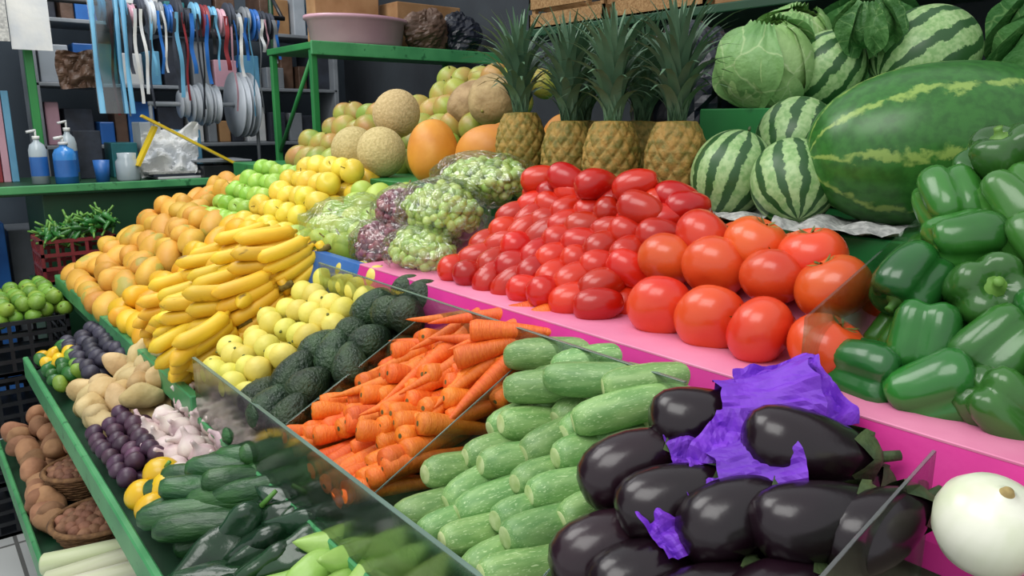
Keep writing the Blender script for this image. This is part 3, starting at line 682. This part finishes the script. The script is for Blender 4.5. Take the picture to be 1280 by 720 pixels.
for y in (.265,.545,.855,1.16,):
    prism('divider_glass',[(.446,Z(.58)),(.725,Z(.45)),(.725,Z(.355)),(.446,Z(.50))],y,y+.004,'glass',.0005,gp)
    v,f=tube((.446,y+.002,Z(.50)),(.725,y+.002,Z(.355)),.001,6); obj('divider_edge',mkmesh('divider_edge',v,f,['glassedge']),parent=gp)
prism('divider_glass',[(.79,Z(.30)),(1.13,Z(.3)),(1.13,Z(.1)),(.79,Z(.22))],.44,.444,'glass',.0005,gp)
prism('corner_glass',[(.50,Z(.55)),(.72,Z(.43)),(.72,Z(.30)),(.50,Z(.36))],.262,.266,'glassf',.0005,gp)

# ---------------------------------------------------------------- crates and background
def crate(name,x0,x1,y0,y1,z0,z1,mat='blackpl',rows=4,cols=7):
    a=Acc(); t=.012
    def bx(*q): v,f=boxvf(*q); a.add(v,f,0)
    bx(x0,x1,y0,y1,z0,z0+t)
    for r in range(rows+1):
        z=z0+(z1-z0-.014)*r/rows
        bx(x0,x1,y0,y0+t,z,z+.014); bx(x0,x1,y1-t,y1,z,z+.014); bx(x0,x0+t,y0,y1,z,z+.014); bx(x1-t,x1,y0,y1,z,z+.014)
    for c in range(cols+1):
        x=x0+(x1-x0-t)*c/cols; y=y0+(y1-y0-t)*c/cols
        bx(x,x+t,y0+.002,y0+.008,z0,z1); bx(x,x+t,y1-.008,y1-.002,z0,z1); bx(x0+.002,x0+.008,y,y+t,z0,z1); bx(x1-.008,x1-.002,y,y+t,z0,z1)
    return obj(name,a.mesh(name,[mat],False))
for k in range(4): crate('plastic_crate',.0,.425,3.03,3.45,k*.195,k*.195+.19)
heap('lime_pile',limes,3.05,3.44,(.05,.79),(.39,.83),.052,.05,lambda i,j:rdir(),.007,2)
crate('red_crate',.42,.7,3.50,3.75,.80,.98,'red',3,5)
boxo('crate_stand',.40,.74,3.47,3.78,0,.80,'dgreen')
heap('jalapeno_pile',jals,3.5,3.75,(.46,.99),(.68,1.05),.03,.03,lambda i,j:rdir(),.004,2)

ct=empty('service_counter')
boxo('counter_top',.05,1.45,3.85,4.5,1.13,1.17,'dgreen',ct); boxo('counter_body',.5,1.4,3.9,4.45,0,1.13,'dgreen',ct)
boxo('counter_edge',.05,1.45,3.84,3.855,1.14,1.175,'lgreen',ct)
def bottle(name,loc,R,H,mat,pump=True):
    a=Acc(); v,f,mi=lathe_vf([(0,0),(R,.002),(R,H*.62),(R*.8,H*.72),(R*.35,H*.78),(R*.35,H*.84),(0,H*.84)],18); a.add(v,f,0)
    v,f,mi=lathe_vf([(0,H*.82),(R*.42,H*.82),(R*.42,H*.88),(0,H*.88)],12); a.add(v,f,1)
    if pump:
        v,f=tube((0,0,H*.86),(0,0,H),R*.12); a.add(v,f,1); v,f=tube((-.0,0,H*.98),(-.035,-.01,H*.95),R*.16); a.add(v,f,1)
    v,f,mi=lathe_vf([(R*1.01,H*.15),(R*1.01,H*.5)],18); a.add(v,f[:-2],2)
    return obj(name,a.mesh(name,[mat,'white','blue']),loc)
bottle('sanitizer_bottle',(.52,4.0,1.17),.036,.24,'gel'); bottle('soap_bottle',(.615,3.95,1.17),.047,.21,'liquid')
bottle('spray_bottle',(.66,4.1,1.17),.035,.28,'gel')
def cup(name,loc,R,H,mat):
    return obj(name,lathe(name,[(0,0),(R*.8,0),(R,H),(R*.93,H),(R*.75,.006),(0,.006)],[mat],20),loc)
cup('blue_cup',(.76,3.95,1.17),.035,.10,'blue')
gj=lathe('glass_jar',[(0,0),(.048,0),(.052,.01),(.052,.09),(.04,.105),(.042,.13),(.0,.132)],['gel'],20); obj('glass_jar',gj,(.87,3.95,1.17))
for k in range(3): boxo('paper_stack',1.0-.02*k,1.25-.02*k,3.95,4.2,1.17+.012*k,1.181+.012*k,['white','dark','news'][k],None,.001)
sc=empty('weighing_scale'); boxo('scale_base',1.20,1.42,3.9,4.12,1.17,1.23,'blackpl',sc); boxo('scale_pan',1.18,1.44,3.88,4.14,1.245,1.255,'grey',sc); boxo('scale_post',1.29,1.33,3.99,4.03,1.2,1.25,'grey',sc)
ys=empty('yellow_measuring_strip')
for p,q in [((.90,3.90,1.24),(1.0,3.92,1.42)),((.94,3.90,1.47),(1.38,3.88,1.22))]:
    p=Vector(p);q=Vector(q); L=(q-p).length; v,f=boxvf(-.006,.006,-.022,.022,0,L); obj('strip',mkmesh('strip',v,f,['yellow'],None,False),p,(q-p).to_track_quat('Z','X'),parent=ys)
crumple('crumpled_papers',(1.10,4.08,1.28),.26,4,'white',aim((-.3,-.8,.5),0),.5)
boxo('storage_tin',1.12,1.30,4.22,4.38,1.17,1.40,'lblue')
boxo('storage_tin',.70,.82,4.2,4.36,1.17,1.40,'dark')
boxo('storage_tin',.86,.98,4.2,4.36,1.17,1.34,'teal')
boxo('storage_tin',1.0,1.10,4.2,4.36,1.17,1.44,'white')
# storage rack behind the counter, crowded with packages
sr_=empty('storage_rack'); random.seed(21)
for z in (1.30,1.62,1.94): boxo('rack_board',.62,2.3,4.62,4.98,z,z+.02,'grey',sr_)
for x in (.62,2.28): boxo('rack_upright',x,x+.03,4.62,4.98,0,2.35,'grey',sr_)
pc=['lblue','white','dark','card','red','teal','grey','tub','silver','blue','dark','brownbag','yellow','dark']
for z in (1.32,1.64,1.96):
    x=.67
    while x<2.2:
        w_=U(.05,.14); h=U(.12,.27)
        boxo('package',x,x+w_,4.66+U(0,.08),4.9,z,z+h,random.choice(pc),sr_,.006); x+=w_+U(.004,.03)
hr=empty('hanging_ribbon_rack')
v,f=tube((.35,4.1,1.98),(1.75,4.1,1.98),.012); obj('rod',mkmesh('rod',v,f,['blackpl']),parent=hr)
v,f=tube((.35,4.25,2.12),(1.75,4.25,2.12),.012); obj('rod_2',mkmesh('rod_2',v,f,['blackpl']),parent=hr)
for x in (.36,1.74):
    v,f=tube((x,4.1,1.98),(x,4.25,2.12),.01); obj('rod_link',mkmesh('rod_link',v,f,['blackpl']),parent=hr)
    v,f=tube((x,4.25,1.17),(x,4.25,2.5),.014); obj('rod_post',mkmesh('rod_post',v,f,['dgreen']),parent=hr)
def reel(loc,R,w,mat,parent):
    me=lathe('ribbon_reel',[(R*.25,-w/2),(R,-w/2),(R,-w/2+.004),(R*.88,-w/2+.006),(R*.88,w/2-.006),(R,w/2-.004),(R,w/2),(R*.25,w/2)],[mat],28)
    obj('ribbon_reel',me,loc,aim((1,0,0),0),parent=parent)
cols=['lblue','blue','dark','red','dark','silver','lblue','dark','grey','tub']
for k in range(20):
    reel((.86+k*.042,4.1,1.955-.02*(k%2)),.055+.012*(k%3),.026,cols[(k*3)%10],hr)
for k in range(30):
    x=.87+k*.028+U(-.01,.01); L=U(.15,.5); m=random.choice(['dark','dark','blackpl','lblue','red','grey','blue','white','tub'])
    n=14; w=U(.004,.012); v=[];f=[]
    for i in range(n+1):
        zz=1.96-L*i/n; yy=4.03+.006*math.sin(i*.9+k); xx=x+.006*math.sin(i*.5+k*2)
        v+=[(xx-w,yy,zz),(xx+w,yy+.004,zz)]
    for i in range(n): f.append((2*i,2*i+1,2*i+3,2*i+2))
    obj('ribbon',mkmesh('ribbon',v,f,[m]),parent=hr)
for x,m,w in [(.84,'ribfilm',.055),(.93,'lblue',.010),(.90,'lblue',.010),(.80,'lblue',.012)]:
    n=14; v=[];f=[]
    for i in range(n+1):
        zz=2.2-.72*i/n; v+=[(x-w,4.0+.01*math.sin(i*.7),zz),(x,3.99+.01*math.sin(i*.7),zz),(x+w,4.0+.01*math.sin(i*.7+1),zz)]
    for i in range(n):
        for j in range(2): f.append((3*i+j,3*i+j+1,3*i+j+4,3*i+j+3))
    obj('ribbon_wide',mkmesh('ribbon_wide',v,f,[m]),parent=hr)
rl=empty('tape_reel_stand')
v,f=tube((1.05,4.2,1.53),(1.62,4.2,1.53),.012); obj('axle',mkmesh('axle',v,f,['grey']),parent=rl)
for x,R in [(1.22,.07),(1.27,.1),(1.32,.11),(1.37,.10),(1.50,.17),(1.55,.17)]: reel((x,4.2,1.53),R,.035,'silver',rl)
for x in (1.06,1.6):
    v,f=tube((x,4.2,1.17),(x,4.2,1.54),.01); obj('stand_leg',mkmesh('stand_leg',v,f,['grey']),parent=rl)
boxo('door_post',.53,.565,4.1,4.135,1.17,1.80,'green')
for (x,z,m) in [(.16,1.90,'white'),(.32,1.93,'news'),(.48,1.90,'white')]: boxo('hanging_notice',x,x+.155,3.98+x*.1,3.984+x*.1,z-.15,z+.22,m,None,0)
eb=empty('striped_shopping_bag')
for k,m in enumerate(['red','white','tub','green','red','tub','lblue']): boxo('stripe',.24+k*.032,.269+k*.032,4.2,4.26,1.17,1.70-.02*k,m,eb,.003)
crumple('brown_paper_bag',(.75,4.12,1.68),.17,3,'brownbag',aim((-.3,-1,0),0),.4)
boxo('storage_box',.22,.40,4.5,4.8,0,.95,'blue'); boxo('storage_box',.0,.2,4.4,4.8,0,.98,'white'); boxo('storage_box',.42,.6,4.6,4.9,0,.9,'grey')

# green shelf with tub
sh=empty('green_metal_shelf')
boxo('shelf_board',1.52,2.6,3.3,3.8,1.76,1.79,'green',sh); boxo('shelf_lip',1.52,2.6,3.285,3.3,1.735,1.795,'lgreen',sh)
for x in (1.54,2.56):
    for y in (3.32,3.77): boxo('shelf_leg',x-.015,x+.015,y-.015,y+.015,0,1.76,'green',sh)
v,f=tube((1.54,3.75,1.3),(1.54,3.32,1.74),.01); obj('shelf_brace',mkmesh('shelf_brace',v,f,['green']),parent=sh)
obj('plastic_tub',lathe('plastic_tub',[(0,0),(.18,0),(.2,.02),(.215,.12),(.228,.125),(.228,.14),(.208,.14),(.195,.03),(0,.02)],['tub'],32,lambda p:(p.x*1.15,p.y*.85,p.z)),(1.86,3.50,1.79))
bagblob('brown_bag',(2.22,3.45,1.89),(.11,.09,.10),33,'brownbag')
bagblob('black_plastic_bag',(2.45,3.45,1.89),(.11,.09,.10),35,'blackbag')
boxo('cardboard_box',1.74,2.10,3.70,3.80,1.79,2.15,'card'); boxo('cardboard_box',2.15,2.55,3.6,3.79,1.79,2.05,'card')
rk=empty('crate_rack')
boxo('rack_board',2.22,2.62,.1,2.75,1.80,1.83,'dgreen',rk)
for y in (.15,1.4,2.7): boxo('rack_leg',2.24,2.28,y,y+.04,0,1.80,'dgreen',rk)
def wcrate(x0,x1,y0,y1,z0,z1):
    a=Acc()
    def bx(*q): v,f=boxvf(*q); a.add(v,f,0)
    for k in range(3):
        z=z0+(z1-z0)*(k/3); h=(z1-z0)/3*.75
        bx(x0,x0+.01,y0,y1,z,z+h); bx(x1-.01,x1,y0,y1,z,z+h); bx(x0,x1,y0,y0+.01,z,z+h); bx(x0,x1,y1-.01,y1,z,z+h)
    for x in (x0+.01,x1-.03):
        for y in (y0+.01,y1-.03): bx(x,x+.02,y,y+.02,z0,z1)
    bx(x0,x1,y0,y1,z0,z0+.01)
    obj('wooden_crate',a.mesh('wooden_crate',['wood'],False))
wcrate(2.24,2.60,2.2,2.65,1.83,2.08); wcrate(2.24,2.60,1.72,2.15,1.83,2.08)
boxo('cardboard_box',2.24,2.56,1.3,1.68,1.83,2.05,'card'); boxo('cardboard_box',2.24,2.56,.8,1.25,1.83,2.1,'blackpl')

# ---------------------------------------------------------------- room
m,nt,b=nodes('floor_tiles'); L=nt.links.new
tc=N(nt,'ShaderNodeTexCoord'); br=N(nt,'ShaderNodeTexBrick'); br.offset=0; br.inputs['Scale'].default_value=3; br.inputs['Brick Width'].default_value=1; br.inputs['Row Height'].default_value=1; br.inputs['Mortar Size'].default_value=.02
br.inputs['Color1'].default_value=c4(sr('#c6c8c6')); br.inputs['Color2'].default_value=c4(sr('#b6b9b8')); br.inputs['Mortar'].default_value=c4(sr('#6a6a68'))
L(tc.outputs['Object'],br.inputs[0]); L(br.outputs[0],b.inputs['Base Color']); b.inputs['Roughness'].default_value=.3; M['floor']=m
boxo('floor',-4,3,-3,5.6,-.1,0,'floor',None,0)
boxo('wall_back',-4,3,5.2,5.3,0,3.2,'wallb',None,0)
boxo('wall_right',2.65,2.75,-3,5.2,0,3.2,'wall',None,0)

# ---------------------------------------------------------------- light
w=bpy.data.worlds.new('world'); scene.world=w; w.use_nodes=True
w.node_tree.nodes['Background'].inputs[0].default_value=(.93,.97,1,1); w.node_tree.nodes['Background'].inputs[1].default_value=.82
def area(name,loc,tgt,sx,sy_,e,col=(1,1,1)):
    l=bpy.data.lights.new(name,'AREA'); l.shape='RECTANGLE'; l.size=sx; l.size_y=sy_; l.energy=e; l.color=col
    o=bpy.data.objects.new(name,l); COL.objects.link(o); o.location=loc; o.rotation_mode='QUATERNION'; o.rotation_quaternion=(Vector(tgt)-Vector(loc)).to_track_quat('-Z','Y')
area('overhead_fill',(-.5,.4,3.1),(.9,.7,1.1),1.7,1.2,28,(1,.99,.96))  # unseen area light added for soft overhead light
area('overhead_fill',(.1,2.4,3.1),(.9,2.3,1.0),1.7,1.2,31,(1,.99,.96))  # second added area light, above the far half of the stall
area('overhead_fill',(1.0,3.6,2.9),(1.2,4.3,1.3),.8,.3,14)  # added fill that brightens the counter and the clutter behind it

cam=bpy.data.cameras.new('camera'); co=bpy.data.objects.new('camera',cam); COL.objects.link(co)
cam.sensor_width=36; cam.lens=26.72; cam.clip_start=.02
co.location=(0,0,EYE); co.rotation_euler=(math.radians(90-12.46),0,math.radians(-39)); scene.camera=co
scene.view_settings.view_transform='Standard'
